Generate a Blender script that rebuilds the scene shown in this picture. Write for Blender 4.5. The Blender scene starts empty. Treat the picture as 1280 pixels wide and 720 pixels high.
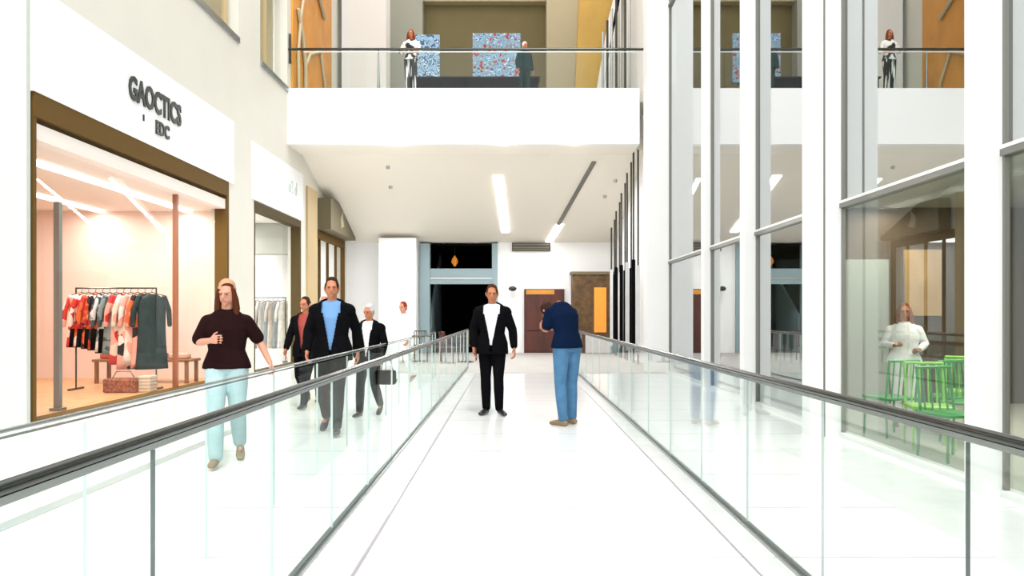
import bpy, bmesh, math, random
from mathutils import Vector, Matrix
random.seed(7)
C = bpy.context.scene.collection
SC = bpy.context.scene
CAMH = 1.37
# ---------------------------------------------------------------- camera
cd = bpy.data.cameras.new('camera'); cam = bpy.data.objects.new('camera', cd); C.objects.link(cam)
cam.location = (0, 0, CAMH); cam.rotation_euler = (math.pi/2, 0, 0)
cd.sensor_width = 36; cd.lens = 28.125; cd.shift_y = 33/1280; cd.clip_start = .05; cd.clip_end = 300
SC.camera = cam
# ---------------------------------------------------------------- light
w = bpy.data.worlds.new('world'); SC.world = w; w.use_nodes = True
w.node_tree.nodes['Background'].inputs[0].default_value = (1, 1, 1, 1)
w.node_tree.nodes['Background'].inputs[1].default_value = 1.55
sd = bpy.data.lights.new('sun', 'SUN'); sun = bpy.data.objects.new('sun', sd); C.objects.link(sun)
sd.energy = 1.6; sd.angle = math.radians(25); sd.color = (1, .98, .94)
sun.rotation_euler = (math.radians(32), math.radians(12), 0)
def area(name, loc, sx, sy, power, rot=(0, 0, 0), col=(1, 1, 1)):
    l = bpy.data.lights.new(name, 'AREA'); o = bpy.data.objects.new(name, l); C.objects.link(o)
    l.shape = 'RECTANGLE'; l.size = sx; l.size_y = sy; l.energy = power; l.color = col
    o.location = loc; o.rotation_euler = rot
    return o
for n_, x_ in (('shop_strip_light', -6.78), ('shop_strip_light', -8.6)): area(n_, (x_, 14.0, 3.49), .12, 5.4, 75, col=(1, .93, .88))
area('second_shop_fill_light', (-8.4, 20.8, 3.9), 1.2, 4.5, 170)  # fill added to brighten the second shop's interior
area('third_shop_fill_light', (-7.6, 26.6, 3.9), 1, 3, 45)  # fill added to light the third shop's room, no fitting modelled
area('cafe_fill_light', (5.6, 8, 2.95), .3, 8, 190, col=(1, .9, .8))  # fill added so the chairs and person behind the glass show
for x_, y_ in ((-.3, 25.4), (-3.5, 25.4), (1.9, 25.4)): area('passage_fill_light', (x_, y_, 4.88), .12, 3.4, 90, rot=(math.radians(-18), 0, 0))  # added along soffit to brighten far wall and floor; left one has no strip
area('upper_hall_fill_light', (-1, 27, 13.9), 9, 6, 170, col=(1, .95, .88))  # large fill above the view, added to brighten the upper hall
SC.view_settings.view_transform = 'Standard'; SC.view_settings.look = 'None'
SC.view_settings.gamma = 1; SC.view_settings.use_curve_mapping = False
SC.view_settings.exposure = 0.72

# ---------------------------------------------------------------- materials
def mat(name, col, rough=.6, metal=0, noise=0, scale=8, emit=0, spec=.5, bump=0):
    m = bpy.data.materials.new(name); m.use_nodes = True; n = m.node_tree.nodes; L = m.node_tree.links
    b = n['Principled BSDF']; b.inputs['Base Color'].default_value = (*col, 1)
    b.inputs['Roughness'].default_value = rough; b.inputs['Metallic'].default_value = metal
    b.inputs['Specular IOR Level'].default_value = spec
    if noise or bump:
        t = n.new('ShaderNodeTexCoord'); x = n.new('ShaderNodeTexNoise'); x.inputs['Scale'].default_value = scale
        x.inputs['Detail'].default_value = 4; L.new(t.outputs['Object'], x.inputs['Vector'])
        if noise:
            r = n.new('ShaderNodeValToRGB'); r.color_ramp.elements[0].position = .3; r.color_ramp.elements[1].position = .7
            r.color_ramp.elements[0].color = (*[max(0, c*(1-noise)) for c in col], 1)
            r.color_ramp.elements[1].color = (*[min(1, c*(1+noise)) for c in col], 1)
            L.new(x.outputs['Fac'], r.inputs[0]); L.new(r.outputs[0], b.inputs['Base Color'])
        if bump:
            u = n.new('ShaderNodeBump'); u.inputs['Strength'].default_value = bump; u.inputs['Distance'].default_value = .02
            L.new(x.outputs['Fac'], u.inputs['Height']); L.new(u.outputs[0], b.inputs['Normal'])
    if emit:
        b.inputs['Emission Color'].default_value = (*col, 1); b.inputs['Emission Strength'].default_value = emit
    return m
def patches(name, cols, scale=6, rough=.7, emit=0, kind='voronoi', stretch=(1, 1, 1)):
    """a fabric or print of coloured patches"""
    m = bpy.data.materials.new(name); m.use_nodes = True; n = m.node_tree.nodes; L = m.node_tree.links
    b = n['Principled BSDF']; b.inputs['Roughness'].default_value = rough
    t = n.new('ShaderNodeTexCoord'); mp = n.new('ShaderNodeMapping'); mp.inputs['Scale'].default_value = stretch
    L.new(t.outputs['Object'], mp.inputs[0])
    r = n.new('ShaderNodeValToRGB'); r.color_ramp.interpolation = 'CONSTANT'
    if kind == 'voronoi':
        x = n.new('ShaderNodeTexVoronoi'); x.inputs['Scale'].default_value = scale; L.new(mp.outputs[0], x.inputs['Vector'])
        s = n.new('ShaderNodeSeparateColor'); L.new(x.outputs['Color'], s.inputs[0]); L.new(s.outputs[0], r.inputs[0])
        lo, hi = 0, 1
    else:
        x = n.new('ShaderNodeTexNoise'); x.inputs['Scale'].default_value = scale; x.inputs['Detail'].default_value = 1
        L.new(mp.outputs[0], x.inputs['Vector']); L.new(x.outputs['Fac'], r.inputs[0]); lo, hi = .32, .68
    e = r.color_ramp.elements
    while len(e) < len(cols): e.new(.5)
    for i, c in enumerate(cols):
        e[i].position = lo+(hi-lo)*i/len(cols); e[i].color = (*c, 1)
    L.new(r.outputs[0], b.inputs['Base Color'])
    if emit:
        L.new(r.outputs[0], b.inputs['Emission Color']); b.inputs['Emission Strength'].default_value = emit
    return m
def wood(name, c1, c2, scale=3, rough=.45, stretch=(8, 1, 1)):
    m = bpy.data.materials.new(name); m.use_nodes = True; n = m.node_tree.nodes; L = m.node_tree.links
    b = n['Principled BSDF']; b.inputs['Roughness'].default_value = rough
    t = n.new('ShaderNodeTexCoord'); mp = n.new('ShaderNodeMapping'); mp.inputs['Scale'].default_value = stretch
    x = n.new('ShaderNodeTexNoise'); x.inputs['Scale'].default_value = scale; x.inputs['Detail'].default_value = 6
    r = n.new('ShaderNodeValToRGB'); r.color_ramp.elements[0].position = .35; r.color_ramp.elements[1].position = .65
    r.color_ramp.elements[0].color = (*c1, 1); r.color_ramp.elements[1].color = (*c2, 1)
    L.new(t.outputs['Object'], mp.inputs[0]); L.new(mp.outputs[0], x.inputs[0]); L.new(x.outputs['Fac'], r.inputs[0]); L.new(r.outputs[0], b.inputs['Base Color'])
    return m
def glass(name, tint, r0, gcol=(1, 1, 1), graze=1.0):
    """clear pane: see-through with a mirror reflection that grows towards grazing"""
    m = bpy.data.materials.new(name); m.use_nodes = True; n = m.node_tree.nodes; L = m.node_tree.links
    n.remove(n['Principled BSDF']); o = n['Material Output']
    tr = n.new('ShaderNodeBsdfTransparent'); tr.inputs[0].default_value = (*tint, 1)
    gl = n.new('ShaderNodeBsdfGlossy'); gl.inputs['Roughness'].default_value = 0; gl.inputs[0].default_value = (*gcol, 1)
    lw = n.new('ShaderNodeLayerWeight'); lw.inputs[0].default_value = .5
    p = n.new('ShaderNodeMath'); p.operation = 'POWER'; p.inputs[1].default_value = 5; L.new(lw.outputs['Facing'], p.inputs[0])
    a = n.new('ShaderNodeMath'); a.operation = 'MULTIPLY_ADD'; a.inputs[1].default_value = (1-r0)*graze; a.inputs[2].default_value = r0
    L.new(p.outputs[0], a.inputs[0]); mx = n.new('ShaderNodeMixShader')
    L.new(a.outputs[0], mx.inputs[0]); L.new(tr.outputs[0], mx.inputs[1]); L.new(gl.outputs[0], mx.inputs[2]); L.new(mx.outputs[0], o.inputs[0])
    return m
def tile_floor():
    m = bpy.data.materials.new('white_floor_tiles'); m.use_nodes = True; n = m.node_tree.nodes; L = m.node_tree.links
    b = n['Principled BSDF']; b.inputs['Roughness'].default_value = .16
    t = n.new('ShaderNodeTexCoord'); s = n.new('ShaderNodeSeparateXYZ'); L.new(t.outputs['Object'], s.inputs[0])
    def line(sock, per, off, wd):
        a = n.new('ShaderNodeMath'); a.operation = 'ADD'; a.inputs[1].default_value = off; L.new(sock, a.inputs[0])
        q = n.new('ShaderNodeMath'); q.operation = 'FLOORED_MODULO'; q.inputs[1].default_value = per; L.new(a.outputs[0], q.inputs[0])
        c = n.new('ShaderNodeMath'); c.operation = 'LESS_THAN'; c.inputs[1].default_value = wd; L.new(q.outputs[0], c.inputs[0]); return c.outputs[0]
    l1 = line(s.outputs['Y'], 1.17, -4.5+1.17*9, .02)
    mx = n.new('ShaderNodeMix'); mx.data_type = 'RGBA'; L.new(l1, mx.inputs[0])
    x = n.new('ShaderNodeTexNoise'); x.inputs['Scale'].default_value = 1.1; L.new(t.outputs['Object'], x.inputs['Vector'])
    r = n.new('ShaderNodeValToRGB'); r.color_ramp.elements[0].color = (.80, .81, .81, 1); r.color_ramp.elements[1].color = (.87, .87, .87, 1)
    L.new(x.outputs['Fac'], r.inputs[0]); L.new(r.outputs[0], mx.inputs['A']); mx.inputs['B'].default_value = (.50, .51, .51, 1)
    L.new(mx.outputs['Result'], b.inputs['Base Color'])
    return m
M = dict(
 floor=tile_floor(), white=mat('white_plaster', (.86, .86, .86), .55), cream=mat('cream_plaster', (.66, .64, .57), .6, noise=.02, scale=1),
 panel=mat('white_sign_panel', (.80, .81, .82), .4), pier=mat('pale_green_plaster', (.52, .55, .50), .6),
 soffit=mat('soffit_paint', (.84, .79, .69), .7), fascia=mat('fascia_white', (.84, .84, .84), .5),
 brown=mat('bronze_frame', (.125, .070, .018), .7, spec=.1), dkbrown=mat('dark_bronze', (.08, .055, .022), .7, spec=.1),
 red_post=mat('red_brown_post', (.30, .10, .045), .45), pink=mat('pink_wall', (.80, .62, .54), .7), shopwhite=mat('shop_white', (.85, .83, .80), .7),
 woodfloor=wood('orange_wood_floor', (.50, .24, .09), (.68, .38, .17), 3, .4), shopceil=mat('shop_ceiling', (.80, .74, .68), .7),
 glass=glass('clear_glass', (.955, .985, .975), .012, graze=.12), glassright=glass('clear_glass_right', (.955, .985, .975), .02, graze=.7), shopglass=glass('shop_glass', (.97, .98, .975), .012, graze=.15),
 lowmirror=glass('lower_facade_glass', (.86, .90, .88), .05, (.98, 1, 1)), mirror=glass('facade_glass', (.45, .50, .49), .52, (.98, 1, 1)),
 rail=mat('dark_steel_rail', (.055, .06, .055), .22, .9), railgrey=mat('grey_steel_rail', (.30, .32, .31), .25, .9),
 steel=mat('brushed_steel', (.42, .44, .44), .3, .9), teal=mat('glass_edge_teal', (.25, .42, .40), .2), paleedge=mat('pale_glass_edge', (.50, .58, .57), .2), joint=mat('dark_joint', (.10, .12, .115), .4),
 grey=mat('grey_stone', (.33, .34, .34), .4), ltgrey=mat('pale_marble', (.66, .68, .68), .25, noise=.05, scale=4), strip=mat('grey_strip', (.30, .27, .29), .4),
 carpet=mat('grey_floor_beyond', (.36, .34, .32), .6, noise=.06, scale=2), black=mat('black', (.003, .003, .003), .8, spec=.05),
 bluegrey=mat('blue_grey_metal', (.25, .34, .37), .4), lamp=mat('light_strip', (1, .98, .95), emit=3), orange=mat('orange_panel', (.62, .26, .035), .5, noise=.12, scale=2),
 glow=mat('orange_glow', (.8, .27, .03), emit=.25), ochre=mat('ochre_panel', (.55, .34, .07), .55, noise=.1, scale=1), olive=mat('olive_panel', (.155, .125, .045), .6, noise=.06, scale=1),
 beige=mat('beige_pillar', (.46, .40, .27), .6), greywall=mat('grey_green_wall', (.36, .36, .31), .7), tan=mat('tan_pillar', (.50, .37, .19), .6),
 door=wood('red_brown_door', (.055, .009, .004), (.10, .016, .006), 3, .4, (1, 1, .2)), oak=wood('brown_wood', (.20, .08, .025), (.32, .14, .045), 4, .5),
 olivebox=mat('olive_sign_box', (.14, .115, .06), .5), mull=mat('grey_mullion', (.20, .20, .18), .4, .3), mullw=mat('white_mullion', (.78, .79, .78), .4),
 cafewall=mat('cafe_wall', (.075, .05, .03), .7), cafegrey=mat('cafe_grey_wall', (.28, .31, .28), .7), rod=mat('dark_rod', (.045, .04, .035), .5, .3),
 green=mat('green_plastic', (.01, .30, .045), .3), ltgreen=mat('lime_plastic', (.28, .62, .08), .3), letters=mat('black_letters', (.01, .012, .01), .4),
 faint=mat('faint_letters', (.50, .56, .53), .5),
)

# ---------------------------------------------------------------- mesh helpers
class MB:
    def __init__(s): s.b = bmesh.new()
    def box(s, x0, x1, y0, y1, z0, z1, bev=0):
        r = bmesh.ops.create_cube(s.b, size=1)
        for v in r['verts']: v.co = Vector(((x0+x1)/2+v.co.x*abs(x1-x0), (y0+y1)/2+v.co.y*abs(y1-y0), (z0+z1)/2+v.co.z*abs(z1-z0)))
        if bev:
            es = list({e for v in r['verts'] for e in v.link_edges}); bmesh.ops.bevel(s.b, geom=es, offset=bev, segments=2, affect='EDGES', profile=.5)
        return s
    def tube(s, pts, seg=10, caps=True, ref=(1, 0, 0)):
        """pts: (x,y,z,rx[,ry]) ; a closed tube with rounded ends"""
        P = [Vector(p[:3]) for p in pts]; R = [(p[3], p[4] if len(p) > 4 else p[3]) for p in pts]
        T = []
        for i in range(len(P)):
            a = P[min(i+1, len(P)-1)]-P[max(i-1, 0)]; T.append(a.normalized())
        rings = []
        def frame(t):
            x = Vector(ref); x = x-t*x.dot(t)
            if x.length < .05: x = Vector((0, 1, 0)); x = x-t*x.dot(t)
            x.normalize(); return x, t.cross(x)
        def ring(c, t, r):
            a, b = frame(t); return [s.b.verts.new(c+a*r[0]*math.cos(k*math.tau/seg)+b*r[1]*math.sin(k*math.tau/seg)) for k in range(seg)]
        if caps:
            for f in (.35, .7, .93):
                h = math.sqrt(1-f*f)*min(R[0]); rings.append(ring(P[0]-T[0]*h, T[0], (R[0][0]*f, R[0][1]*f)))
        for c, t, r in zip(P, T, R): rings.append(ring(c, t, r))
        if caps:
            for f in (.93, .7, .35):
                h = math.sqrt(1-f*f)*min(R[-1]); rings.append(ring(P[-1]+T[-1]*h, T[-1], (R[-1][0]*f, R[-1][1]*f)))
        for A, B in zip(rings, rings[1:]):
            for k in range(seg): s.b.faces.new((A[k], A[(k+1) % seg], B[(k+1) % seg], B[k]))
        s.b.faces.new(rings[0][::-1]); s.b.faces.new(rings[-1])
        return s
    def rod(s, a, b, r, seg=8):
        return s.tube([(*a, r), (*b, r)], seg, caps=False)
    def ball(s, c, r, rx=1, ry=1, rz=1, seg=16):
        q = bmesh.ops.create_uvsphere(s.b, u_segments=seg, v_segments=seg//2+2, radius=r)
        for v in q['verts']: v.co = Vector((c[0]+v.co.x*rx, c[1]+v.co.y*ry, c[2]+v.co.z*rz))
        return s
    def prism(s, poly, axis, a, b):
        """extrude a 2-D polygon along axis ('x','y','z') from a to b"""
        def mk(u, v, w): return {'x': (w, u, v), 'y': (u, w, v), 'z': (u, v, w)}[axis]
        A = [s.b.verts.new(mk(u, v, a)) for u, v in poly]; B = [s.b.verts.new(mk(u, v, b)) for u, v in poly]
        n = len(poly); s.b.faces.new(A); s.b.faces.new(B[::-1])
        for i in range(n): s.b.faces.new((A[i], B[i], B[(i+1) % n], A[(i+1) % n]))
        return s
    def rot(s, deg, axis='Z', about=(0, 0, 0)):
        bmesh.ops.rotate(s.b, verts=s.b.verts, cent=about, matrix=Matrix.Rotation(math.radians(deg), 3, axis)); return s
    def build(s, name, m, parent=None, smooth=False):
        bmesh.ops.recalc_face_normals(s.b, faces=s.b.faces)
        me = bpy.data.meshes.new(name); s.b.to_mesh(me); s.b.free(); me.materials.append(m)
        if smooth:
            for f in me.polygons: f.use_smooth = True
        o = bpy.data.objects.new(name, me); C.objects.link(o)
        if parent: o.parent = parent
        return o
def tag(o, label, cat, group=None):
    o['label'] = label; o['category'] = cat
    if group: o['group'] = group
    return o
def thing(name, label, cat, loc=(0, 0, 0), rz=0, group=None):
    o = bpy.data.objects.new(name, None); C.objects.link(o); o.location = loc; o.rotation_euler = (0, 0, math.radians(rz)); o.empty_display_size = .1
    return tag(o, label, cat, group)
def struct(o): o['kind'] = 'structure'; return o
def copy_tree(o, parent=None):
    c = o.copy(); C.objects.link(c)
    if parent: c.parent = parent
    for ch in list(o.children): copy_tree(ch, c)
    return c
def S(name, m, *boxes):
    b = MB()
    for q in boxes: b.box(*q)
    return struct(b.build(name, m))
def text_mesh(txt, size, name, m, parent, loc, rot, depth=.02, sx=1, bold=.0):
    cu = bpy.data.curves.new(name, 'FONT'); cu.body = txt; cu.size = size; cu.extrude = depth/2; cu.offset = bold; cu.align_x = 'CENTER'; cu.align_y = 'CENTER'; cu.resolution_u = 3
    t = bpy.data.objects.new('tmp', cu); C.objects.link(t); dg = bpy.context.evaluated_depsgraph_get()
    me = bpy.data.meshes.new_from_object(t.evaluated_get(dg)); bpy.data.objects.remove(t); me.name = name
    me.materials.clear(); me.materials.append(m)
    o = bpy.data.objects.new(name, me); C.objects.link(o); o.location = loc; o.rotation_euler = rot; o.scale = (sx, 1, 1)
    if parent: o.parent = parent
    return o

# ================================================================= SETTING
XL, XR = -5.9, 3.7
Z2 = 7.31            # upper floor
DW = 28.5            # far wall
S('floor', M['floor'], (-12, 12, -6, 36, -.2, 0))
S('floor_beyond', M['carpet'], (-3.3, 3.6, 18.6, 36, .001, .006))
# left wall, in front of the shops' rooms
wl = S('wall_left', M['cream'],
  (XL-.35, XL, 9.8, 17.3, 5.44, Z2-.02), (XL-.35, XL, 16.62, 17.3, 0, 5.44), (XL-.35, XL, 17.3, 18.3, 0, Z2-.02),
  (XL-.35, XL, 18.3, 28.5, 3.97, Z2-.02), (XL-.35, XL, 22.3, 23.9, 0, 3.97), (XL-.35, XL, 28.15, 28.5, 0, 3.97),
  (XL-.35, XL, 17.25, 18.75, Z2-.02, 14), (XL-.35, XL, 9.8, 17.25, 10.4, 14), (XL-.35, XL, 18.75, 21, 10.4, 14), (XL-.35, XL, 21, 34, Z2-.02, 14))
S('wall_pier', M['pier'], (-9, XL+.001, 9.72, 9.8, 0, 14))
S('wall_left_near', M['cream'], (-9.3, -9, -6, 9.8, 0, 14))
S('trim_1', M['panel'], (XL-.02, XL+.03, 9.8, 16.9, 4.12, 5.44))
S('trim_2', M['panel'], (XL-.02, XL+.03, 18.1, 22.5, 3.99, 5.3))
S('trim_3', M['tan'], (XL-.02, XL+.06, 22.9, 24.0, 0, 5.05))
S('wall_shop_partitions', M['pink'], (-12, XL-.36, 16.9, 17.1, 0, 4.1), (-12, -11.8, 9.8, 17, 0, 4.1), (-12, XL-.36, 9.81, 9.95, 0, 4.1))
S('wall_shop_white', M['shopwhite'], (-12, XL-.36, 24.3, 24.5, 0, 4.3), (-11, -10.8, 17.1, 24.3, 0, 4.3), (-9.3, -9.1, 24.5, 29, 0, 4.3), (-12, XL-.36, 17.1, 17.2, 0, 4.3))
S('ceiling_shops', M['shopceil'], (-12, XL-.02, 9.9, 17, 3.55, 3.75), (-12, XL-.36, 17, 29, 3.96, 4.1))
S('floor_shop', M['woodfloor'], (-12, XL-.1, 9.9, 16.9, .001, .02))
# upper side rooms behind the left windows
S('wall_upper_left', M['beige'], (-9, -8.8, 9.8, 21, Z2, 14), (-9, XL-.36, 9.8, 10, Z2, 14), (-9, XL-.36, 20.9, 21.0, Z2, 14))
S('floor_upper_left', M['cream'], (-9, XL-.02, 9.8, 21, Z2-.15, Z2))
# bridge slab
S('trim_4', M['fascia'], (XL, 3.35, 21, 21.25, 5.84, Z2))
S('trim_5', M['soffit'], (XL, 3.35, 21.25, 22.3, 5.84, 6.1))
S('floor_upper', M['cream'], (-12, 12, 21.25, 36, Z2-.3, Z2))
b = MB(); b.prism([(22.3, 5.95), (DW, 3.94), (36, 3.94), (36, 4.2), (DW, 4.25), (22.3, 6.3)], 'x', -9, 3.7); struct(b.build('ceiling', M['soffit']))
# far wall with dark doorway
DX0, DX1 = -3.28, -.51
S('wall_far', M['white'], (-9, DX0, DW, DW+.3, 0, 4.0), (DX1, 6, DW, DW+.3, 0, 4.0))
S('wall_far_pillar', M['white'], (-4.62, -3.32, 27.7, DW, 0, 4.02))
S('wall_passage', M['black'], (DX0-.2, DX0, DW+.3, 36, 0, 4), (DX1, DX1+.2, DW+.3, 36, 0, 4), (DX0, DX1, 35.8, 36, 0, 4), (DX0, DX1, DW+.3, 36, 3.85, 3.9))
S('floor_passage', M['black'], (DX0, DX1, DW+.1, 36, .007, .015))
d = struct(MB().box(DX0, DX0+.36, DW-.1, DW+.3, 0, 3.9).box(DX1-.2, DX1, DW-.1, DW+.3, 0, 3.9).build('door_1', M['bluegrey']))
MB().box(DX0+.3, DX1-.2, DW-.05, DW+.2, 2.45, 3.0).build('header', M['bluegrey'], d)
MB().box(DX0+.3, DX1-.2, DW-.07, DW-.05, 2.62, 2.68).build('trim', M['steel'], d)
# right wall beyond the glazing
S('wall_right_far', M['white'], (XR, XR+.3, 19.6, DW, 0, 7.0))
S('wall_right_upper', M['white'], (XR, XR+.3, 20, 36, Z2, 14))

# upper hall ------------------------------------------------------
S('wall_upper_back', M['olive'], (-4.6, 1.45, 31, 31.3, Z2, 13.4))
S('wall_upper_grey', M['greywall'], (-4.95, -3.4, 30.4, 31, Z2, 14))
S('wall_upper_beige', M['beige'], (1.3, 3.2, 30, 31.2, Z2, 14), (-4.6, 1.4, 30.6, 31.2, 13.35, 14))
S('wall_upper_orange', M['orange'], (XL, XL+.06, 21.35, 25.9, Z2, 14))
S('wall_upper_white', M['white'], (-5.75, -4.25, 27, 27.9, Z2, 14))
S('ceiling_upper', M['white'], (-12, 12, 21.2, 36, 14, 14.2))
b = MB(); b.prism([(2.05, Z2), (2.6, Z2), (4.0, 14), (2.35, 14)], 'y', 26.8, 27.3)
tag(b.build('slanted_pillar', M['ochre']), 'ochre leaning pillar behind the upper railing, right of the beige wall', 'pillar')
b = MB(); b.prism([(2.55, Z2), (2.68, Z2), (3.45, 11.2), (4.3, 14), (3.9, 14), (3.2, 11.2)], 'y', 26.3, 26.6)
b.prism([(2.80, Z2), (2.87, Z2), (3.62, 12.2), (3.5, 12.2)], 'y', 26.3, 26.5)
tag(b.build('slanted_beam', M['white']), 'white leaning beam rising beside the ochre pillar upstairs', 'beam')
for i in range(7):
    x = 2.75+i*.135
    tag(MB().tube([(x, 24.2, Z2+.02, .035), (x, 24.2, Z2+2.6+.35*i, .035)], 8, caps=False).build('screen_post', M['rod'] if i % 2 else M['steel']),
        'slim vertical post of the screen at the upper right railing end', 'post', 'upper screen posts')
# wood wall decoration of pale branches
br = thing('branch_decoration', 'pale branches decorating the orange wall of the upper level', 'decoration', (XL+.12, 23, Z2))
def branch(name, pts, r):
    MB().tube([(0, y, z, r) for y, z in pts], 6).build(name, M['beige'], br, True)
branch('trunk', [(-.6, 0), (-.6, 1.0), (-.9, 1.7), (-1.35, 2.3)], .055)
branch('branch', [(-.6, 1.0), (-.1, 1.5), (.9, 1.9), (1.5, 2.2)], .045)
branch('branch', [(-1.3, 0), (-1.35, 1.2), (-1.1, 2.2), (-.7, 3.1)], .045)
branch('branch', [(1.8, 0), (1.7, 1.2), (1.2, 1.9)], .045)
branch('branch', [(-.3, 4.6), (.4, 3.9), (1.7, 3.2)], .06)
branch('branch', [(.2, 4.8), (1.0, 4.4), (1.9, 4.2)], .045)

# ================================================================= LEFT SHOPFRONTS
def shopfront(n, y0, y1, ztop, posts, fm, fw=.3, rec=.22, pm=None):
    o = struct(MB().box(XL-rec-.02, XL+.02, y0, y1, ztop-fw, ztop).box(XL-rec-.02, XL+.02, y1-.1, y1, 0, ztop-fw).box(XL-rec-.02, XL+.01, y0, y0+.06, 0, ztop-fw)
               .box(XL-rec-.02, XL-.02, y0, y1, 0, .05).build(f'window_{n}', fm))
    for p in posts: MB().box(XL-rec-.04, XL-rec+.04, p-.04, p+.04, .05, ztop-fw).build('mullion', pm or fm, o)
    ys = [y0+.06]+list(posts)+[y1-.1]
    for a, c in zip(ys, ys[1:]): MB().box(XL-rec-.006, XL-rec+.006, a+.04, c-.04, .05, ztop-fw).build('pane', M['shopglass'], o)
    return o
shopfront(1, 9.85, 16.62, 4.12, [14.55], M['brown'], pm=M['red_post'])
shopfront(2, 18.3, 22.3, 3.97, [], M['dkbrown'], .18)
shopfront(3, 23.95, 28.15, 3.95, [24.9, 26.0, 27.2], M['brown'], .25, .1)
# shop sign
sg = thing('shop_sign', 'black raised lettering on the white panel above the left shop window', 'sign', (XL+.035, 13.2, 4.85))
text_mesh('GAOCTICS', .50, 'lettering', M['letters'], sg, (.0, 0, 0), (math.pi/2, 0, math.pi/2), .03, .78, .016)
text_mesh('EDC', .30, 'small_lettering', M['letters'], sg, (.0, .22, -.40), (math.pi/2, 0, math.pi/2), .03, .9, .01)
MB().box(-.012, .012, -.48, -.45, -.40, -.30).build('dot', M['letters'], sg)
sg = thing('faint_shop_sign', 'faint grey lettering on the white panel above the second shop window', 'sign', (XL+.035, 21.4, 4.75))
text_mesh('o2 d', .5, 'lettering', M['faint'], sg, (0, 0, 0), (math.pi/2, 0, math.pi/2), .03, .9)
bx = thing('box_sign', 'olive brown box sign with a pale flame shaped mark above the third shopfront', 'sign', (XL+.1, 24, 3.96))
MB().box(-.08, .3, .3, 4.1, 0, .95).build('box', M['olivebox'], bx)
MB().prism([(1.7, .18), (2.1, .28), (1.9, .5), (1.95, .8), (1.6, .5)], 'x', .3, .33).build('mark', M['beige'], bx)
# left upper windows
for k, (a, c) in enumerate(((9.85, 17.25), (18.75, 21.0))):
    o = struct(MB().box(XL-.3, XL+.04, a, c, Z2-.1, Z2+.02).build(f'window_{4+k}', M['steel']))
    MB().box(XL-.2, XL-.188, a, c, Z2+.02, 10.4).build('pane', M['shopglass'], o)
    y = a+.9
    while y < c-.2:
        MB().box(XL-.24, XL-.14, y-.03, y+.03, Z2+.02, 10.4).build('mullion', M['tan'], o); y += 1.55
# shop 1 inside
for x in (-6.78, -8.6):
    o = tag(MB().box(x-.06, x+.06, 11.2, 16.8, 3.50, 3.545).build('ceiling_light_strip', M['lamp']),
            'long white light strip on the left shop ceiling, ' + ('nearer the window' if x > -7 else 'farther inside'), 'light')
tag(MB().box(-6.42, -6.34, 11.2, 11.28, .02, 2.95).box(-6.46, -6.30, 11.16, 11.32, .02, .06).build('interior_post', M['mull']), 'slim grey post standing inside the left shop window', 'post')
# garments -----------------------------------------------------------------
def garment(name, label, m, L=1.0, wd=.24, th=.07, sleeves=True, group='garments on the rack in the left shop', flare=1.15, skirt=None):
    t = thing(name, label, 'garment', group=group)
    b = MB()
    rows = 12; seg = 14
    prof = []
    for i in range(rows+1):
        f = i/rows
        if f < .08: wx, ty = wd*(.35+f/.08*.6), th*.6
        else: wx = wd*(.95-.15*math.sin(f*2.6)+(flare-.95)*f); ty = th*(.8+.5*f)
        prof.append((-.06-f*L, wx, ty))
    rings = []
    for z, wx, ty in prof:
        rings.append([b.b.verts.new((wx*math.cos(k*math.tau/seg), ty*math.sin(k*math.tau/seg)*(1+.25*math.sin(k*2.3+z*3)), z)) for k in range(seg)])
    for A, B in zip(rings, rings[1:]):
        for k in range(seg): b.b.faces.new((A[k], A[(k+1) % seg], B[(k+1) % seg], B[k]))
    b.b.faces.new(rings[0][::-1]); b.b.faces.new(rings[-1])
    b.build('body', m, t, True)
    if sleeves:
        for s in (-1, 1):
            MB().tube([(s*wd*.8, 0, -.12, .05, .045), (s*(wd+.03), .01, -.35, .05, .04), (s*(wd+.05), .02, -.62, .042, .035)], 8).build('sleeve', m, t, True)
    h = MB().tube([(-wd*.75, 0, -.08, .008), (0, 0, -.03, .008), (wd*.75, 0, -.08, .008)], 6)
    h.tube([(0, 0, -.03, .005), (0, 0, .015, .005), (.02, 0, .035, .005), (.01, 0, .05, .005), (-.015, 0, .04, .005)], 6); h.build('hanger', M['rail'], t, True)
    if skirt: MB().tube([(0, 0, -.68, wd*.9, th*1.3), (0, 0, -L*1.08, wd*1.05, th*1.5)], 12, caps=False).build('lining', skirt, t, True)
    return t
R, O, Wt, Bk, Pk, Cr = (.55, .02, .015), (.75, .13, .03), (.85, .75, .7), (.012, .012, .015), (.80, .38, .30), (.75, .62, .50)
gm = [('red and white patterned blouse', patches('g1', [R, Pk, Wt, R], 9), .78, .5),
      ('orange red blouse with a white diamond', patches('g2', [O, R, Wt], 7), .78, .5),
      ('black and red blouse', patches('g3', [Bk, R, O], 8), .8, 0),
      ('red floral blouse', patches('g4', [R, Wt, O, Bk], 12), .82, .5),
      ('grey and white checked shirt', patches('g5', [(.25, .3, .33), (.06, .08, .09), (.7, .7, .7)], 9), .86, .5),
      ('dark grey green shirt', patches('g6', [(.05, .08, .08), (.2, .26, .26)], 9), .9, 0),
      ('beige top with red collar', patches('g7', [Cr, Pk, R], 5), 1.05, 0),
      ('black edged cream dress with pale flowers', patches('g8', [Bk, Cr, Wt, Pk], 5), 1.12, 0),
      ('cream and pink dress', patches('g9', [Cr, Wt, Pk], 4), 1.05, 0),
      ('pink dress with black dots', patches('g10', [Pk, O, Bk, Pk], 6), 1.1, 0),
      ('black green coat', mat('g11', (.012, .03, .03), .7, noise=.3), 1.12, 0)]
RX0, RX1, RY, RZ = -7.78, -6.42, 14.35, 1.84
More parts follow.
